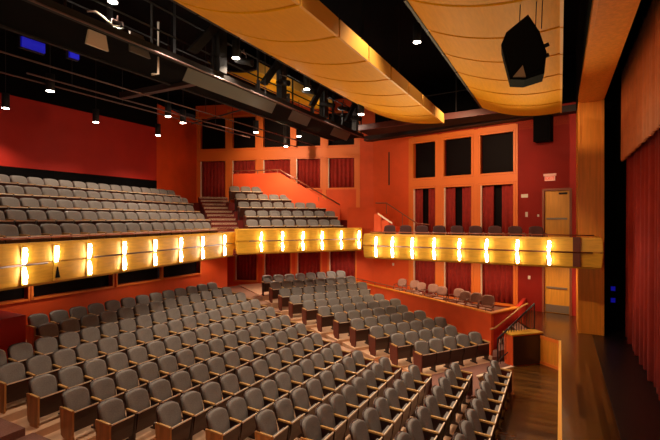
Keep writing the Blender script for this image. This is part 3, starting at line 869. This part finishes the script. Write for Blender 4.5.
sp2 = thing('corner_loudspeaker', 'black loudspeaker mounted high on the red wall beside the column', 'loudspeaker')
wallbox(SW0, SWu, -1, .55, 7.35, .62, 1.0, .5).build('cabinet', M['black'], sp2)
wallbox(SW0, SWu, -1, .55, 7.35, .5, .88, .53).build('grille', M['ceil'], sp2)

# ------------------------------------------------------------------ catwalks and grid
cw = thing('catwalk', 'dark steel catwalk crossing the hall below the black ceiling', 'catwalk')
def bar(p, q, r, m, par, nm, n=6):
    mb = MB(); mb.tube([p, q], r, n); return mb.build(nm, m, par)
for x in (-8.35,-9.95):
    m = MB(); m.box(x-.05,x+.05,-2,19.2,7.62,7.80); m.build('bottom_beam', M['steel'], cw)
    for z in (8.2,8.75): bar((x,-2,z),(x,19.2,z), .022, M['steel'], cw, 'guard_rail')
m = MB(); m.box(-9.9,-8.4,-2,19.2,7.66,7.72); m.build('deck', M['black'], cw)
for k in range(11):
    y = -1+2*k
    for x in (-8.35,-9.95): bar((x,y,7.7),(x,y,8.75), .03, M['steel'], cw, 'rail_post')
    m = MB(); m.box(-9.9,-9.8,y-.05,y+.05,7.7,10.2); m.build('hanger', M['steel'], cw)
for k in range(4):
    y = 8+3*k; m = MB(); m.extrude([(-8.3,y,8.0),(-8.3,y+.3,8.0),(-8.3,y+1.7,9.6),(-8.3,y+1.4,9.6)], (.1,0,0)); m.build('diagonal_brace', M['steel'], cw)
    m = MB(); m.box(-8.42,-8.2,y+1.1,y+1.4,7.8,10.2); m.build('column_post', M['steel'], cw)
# pale toe boards lit by work lights
for (a, b, lab) in ((8.1,12.0,'pale lit toe board, left stretch'),(13.0,14.3,'pale lit toe board, middle stretch'),(16.2,17.8,'pale lit toe board, right stretch')):
    m = MB(); m.extrude([(-8.55,a,7.30),(-8.55,b,7.30),(-8.36,b,7.60),(-8.36,a,7.60)], (.02,0,0)); m.build('toe_board', M['greypanel'], cw, label=lab)
m = MB(); m.extrude([(-8.6,5.55,7.35),(-8.6,6.05,7.35),(-8.6,5.95,7.85),(-8.6,5.65,7.85)], (.05,0,0))
tag(m.build('reflector_board', M['white']), 'small bright white board on the near end of the catwalk', 'board')
m = MB(); m.extrude([(-8.5,6.5,7.5),(-8.5,7.05,7.5),(-8.5,6.85,7.95),(-8.5,6.5,7.95)], (.05,0,0))
tag(m.build('reflector_board', M['greypanel']), 'dull grey board on the catwalk beside the bright white board', 'board')
for k, (x, z, y0_, y1_) in enumerate([(-10.9,7.45,3,19),(-11.6,7.35,6,18.5),(-8.0,7.5,2,19),(-12.6,7.5,2,16)]):
    gp = thing('grid_pipe', 'thin horizontal grid pipe, %s, under the black ceiling' % ('left of the catwalk','second left of the catwalk','just right of the catwalk','farthest back above the balcony')[k], 'pipe')
    bar((x,y0_,z),(x,y1_,z), .022, M['pipe'], gp, 'tube')
    for yy in (y0_+1.13, (y0_+y1_)/2+.4, y1_-1.2): bar((x,yy,z),(x,yy,10.2), .010, M['steel'], gp, 'hanger')
pipe('cross_pipe', [(-13.5,13.3,7.7),(-8.2,12.4,7.9)], .035, M['pipe'], 'pale slanting pipe crossing left of the catwalk', 'pipe')
m = MB(); m.box(-12.2,-8.4,9.0,9.2,7.55,7.72); tag(m.build('cross_beam', M['pipe']), 'dull brown cross beam joining the catwalk from the left', 'beam')
pipe('drop_pipe', [(-8.55,7.35,8.5),(-8.55,7.35,7.25),(-8.6,7.2,7.2)], .03, M['white'], 'short pale pipe with hooked end hanging near the catwalk', 'pipe')
# second catwalk along the far side
c2 = thing('side_catwalk', 'dark catwalk bridging the far corner above the windows', 'catwalk')
m = MB(); m.prism([(-8.3,18.3),(-.5,17.6),(-.5,18.9),(-8.3,19.9)], 7.86, 7.95); m.build('deck', M['steel'], c2)
m = MB(); m.prism([(-8.3,18.22),(-.5,17.52),(-.5,17.6),(-8.3,18.3)], 7.8, 8.05); m.build('front_beam', M['endd'], c2)
for k in range(6):
    t = k/5; x = -8.2+7.5*t; y = 18.3-.65*t; bar((x,y,8),(x,y,10.2 if k % 2 else 8.9), .03, M['steel'], c2, 'rail_post')
bar((-8.3,18.3,8.9),(-.5,17.6,8.9), .022, M['steel'], c2, 'guard_rail')

# stage spotlights on the catwalk
def spotfix(pos, rz, label, k):
    t = thing('stage_spotlight', label, 'spotlight', pos, rz, 'spotlights along the catwalk')
    m = MB(); m.tube([(-.28,0,0),(-.12,0,-.03),(.1,0,-.10),(.28,0,-.16)], [.07,.10,.085,.10], 10); m.build('barrel', M['steel'], t, True)
    m = MB(); m.tube([(.275,0,-.158),(.285,0,-.161)], .085, 10); m.build('lens', M['glass'], t)
    m = MB(); m.tube([(0,-.13,-.06),(0,-.13,.16),(0,.13,.16),(0,.13,-.06)], .014, 6); m.build('yoke', M['pipe'], t)
    m = MB(); m.tube([(0,0,.16),(0,0,.28)], .022, 6); m.build('clamp', M['pipe'], t)
wh = ['nearest','second nearest','third nearest','fourth nearest','fifth nearest','sixth nearest','seventh nearest','farthest']
for k, (x, y, z) in enumerate([(-9.3,5.5,8.0),(-8.6,6.3,7.95),(-8.02,9.9,8.35),(-8.02,11.9,8.3),(-8.02,13.6,8.45),(-8.02,15.0,8.3),(-8.02,16.4,8.45),(-8.02,17.6,8.3)]):
    spotfix((x,y,z), -.3+.2*(k%3), 'dark stage spotlight hanging on the catwalk rail, %s' % wh[k], k)
for (x, y, z, w_, lab) in ((-11.5,6.1,8.05,.27,'blue glowing work light hanging at upper left'),(-10.9,6.75,7.95,.12,'small faint blue work light right of the larger blue one')):
    t = thing('blue_work_light', lab, 'light', (x,y,z))
    m = MB(); m.box(-.03,.03,-w_,w_,-.12,.12); m.build('lens', M['blue'], t)
    m = MB(); m.box(-.12,-.031,-w_-.02,w_+.02,-.14,.14); m.tube([(-.08,0,.14),(-.08,0,10.2-z)], .012, 5); m.build('housing', M['steel'], t)
cb = MB(); cb.tube([(-8.75,5.7,8.1),(-8.7,5.85,8.16),(-8.65,6.0,8.08),(-8.62,6.2,7.98),(-8.6,6.35,8.02)], .018, 6)
tag(cb.build('loose_cable', M['white'], None, True), 'pale loose cable looping above the bright white board', 'cable')
m = MB(); m.box(-8.5,-8.46,5.35,5.40,8.22,8.26); tag(m.build('indicator_lamp', M['redled']), 'tiny red indicator lamp near the bright white board', 'light')

# ------------------------------------------------------------------ pendant house lights
PL = [(-12.57,7.11,7.3,'above the near end of the balcony'),(-15.78,7.54,7.3,'at the left edge before the red wall'),
      (-15.13,10.19,7.3,'before the middle of the red wall'),(-15.16,13.02,7.3,'before the right end of the red wall'),
      (-12.21,10.92,7.35,'left of a close pair above the balcony'),(-12.2,11.6,7.25,'right of a close pair above the balcony'),
      (-11.07,14.45,7.3,'above the top of the balcony stair'),(-9.97,16.02,7.3,'above the corner balcony seats'),
      (-11.92,17.95,7.3,'lowest, before the dark corner windows'),(-5.99,13.62,7.3,'beyond the far end of the big ceiling panel'),
      (-7.36,12.32,8.0,'beside the catwalk in front of the orange panel'),(-7.95,9.48,8.2,'bright, beside the left edge of the big panel'),
      (-8.75,9.5,8.0,'bright, over the pale toe board'),(-3.41,11.48,8.5,'alone between the two orange ceiling panels'),(-8.68,6.24,8.5,'biggest, at the top left of the picture')]
can = MB().tube([(0,0,.03),(0,0,.5)], .11, 16).mesh('housing', M['steel'], True)
disc = MB().tube([(0,0,.018),(0,0,.028)], .098, 16).mesh('lamp_face', M['bulb'])
for k, (x, y, z, w_) in enumerate(PL):
    t = thing('pendant_light', 'black can downlight with white lit face, ' + w_, 'light', (x,y,z), 0, 'pendant can lights')
    inst('housing', can, t); inst('lamp_face', disc, t)
    m = MB(); m.tube([(0,0,.5),(0,0,10.2-z)], .012, 5); m.build('stem', M['steel'], t)

# ------------------------------------------------------------------ lights
def lamp(kind, loc, power, col=(1,.80,.58), size=.15, target=None, spot=None, blend=.6, sx=None, sy=None):
    l = bpy.data.lights.new(kind.lower()+'_lamp', kind); l.energy = power; l.color = col
    if kind == 'AREA':
        l.shape = 'RECTANGLE'; l.size = sx; l.size_y = sy
    else: l.shadow_soft_size = size
    if kind == 'SPOT': l.spot_size = math.radians(spot); l.spot_blend = blend
    o = bpy.data.objects.new(l.name, l); COL.objects.link(o); o.location = loc
    if target is not None:
        o.rotation_euler = (Vector(target)-Vector(loc)).to_track_quat('-Z','Y').to_euler()
    return o
W1 = (1,.80,.60)
for k, (x, y, z, w_) in enumerate(PL):
    e = 260 if k not in (10, 11, 12) else 200
    lamp('SPOT', (x,y,z-.03), e, W1, .03, (x,y,0), 120, .8)
# house downlights recessed among the panels (over stalls)
for (x, y) in ((-2.8,4.5),(-2.8,8.0),(-2.8,14.5),(-7.6,3.5),(-7.6,7.5),(-7.6,11.0),(-7.6,15.5),(-5,16.5)):
    lamp('SPOT', (x,y,8.3), 330, W1, .15, (x,y,0), 100, .7)
# catwalk spots lighting the stage apron and seats
for (x, y, tx, ty, e) in ((-8.0,6.3,-1,9,500),(-8.0,9.9,-2,12,500),(-8.0,13.6,-1,14,400)):
    lamp('SPOT', (x,y,7.9), e, W1, .12, (tx,ty,-.9), 45, .6)
# small work lights on the catwalk
for (x, y, z, e) in ((-8.9,6.0,8.2,30),(-8.9,9.6,8.4,40),(-8.9,13.6,8.3,25),(-8.9,17.0,8.2,25)):
    lamp('POINT', (x,y,z), e, (1,.9,.75), .06)
# added uplights without fixtures, brightening the ceiling panels from gallery height
for (x, y, z, tx, ty, tz, e) in ((-1.2,-2.4,4.0,-1.1,7,7,300),(-5.2,-2.4,4.0,-5,7,7.3,380),(-1.2,15.6,3.5,-1.1,9,7,420),(-5.0,15.6,3.5,-5,9,7.3,420),(-10.3,14.5,6.8,-10.3,15,9,60)):
    lamp('SPOT', (x,y,z), e, (1,.84,.45), .06, (tx,ty,tz), 84, .8)
# added spot brightening the proscenium column; the second lights the curtain
lamp('SPOT', (-3.0,8,8.2), 700, (1,.72,.42), .06, (.9,16.5,3.5), 50, .8)
lamp('SPOT', (-2.6,2,8.2), 260, (1,.62,.40), .06, (1.9,12,2.5), 60, .8)
# lights under balcony and gallery soffits
for (x, y, e) in ((-13.4,7.5,40),(-13.2,11,40),(-13.4,14.6,60),(-12.2,17.5,110),(-9.6,19.6,110)):
    lamp('SPOT', (x,y,2.24), e, W1, .08, (x,y,0), 150, .6)
for (x, y, e) in ((-6.3,18.6,110),(-4.2,18.2,110),(-2.2,17.8,110),(-.2,17.6,110)):
    lamp('SPOT', (x,y,2.28), e, (1,.70,.42), .08, (x,y+.6,0), 150, .6)
# added unseen spots washing the far and back walls and the balcony stair
for (x, y, z, tx, ty, tz, e) in ((-4,15,7.7,-4,21,5,600),(-1.5,14,7.7,-.5,19.5,5,300),(-12,15,7.7,-13,20,6,700),(-9.5,16,7.7,-8,21,5.5,400),(-11,13.0,7.9,-14.6,16.4,4,260),(-13,6,7.2,-17,7,6.5,14),(-13,11,7.2,-17,11.5,6.5,22)):
    lamp('SPOT', (x,y,z), e, (1,.66,.40), .15, (tx,ty,tz), 90, .8)

wd = bpy.data.worlds.new('world'); SC.world = wd; wd.use_nodes = True
wd.node_tree.nodes['Background'].inputs['Color'].default_value = (.02,.012,.01,1)
wd.node_tree.nodes['Background'].inputs['Strength'].default_value = .3
SC.view_settings.view_transform = 'Standard'; SC.view_settings.look = 'None'
SC.view_settings.gamma = 1; SC.view_settings.use_curve_mapping = False
SC.view_settings.exposure = 0.35
SC.cycles.max_bounces = 6
SC.cycles.use_light_tree = True
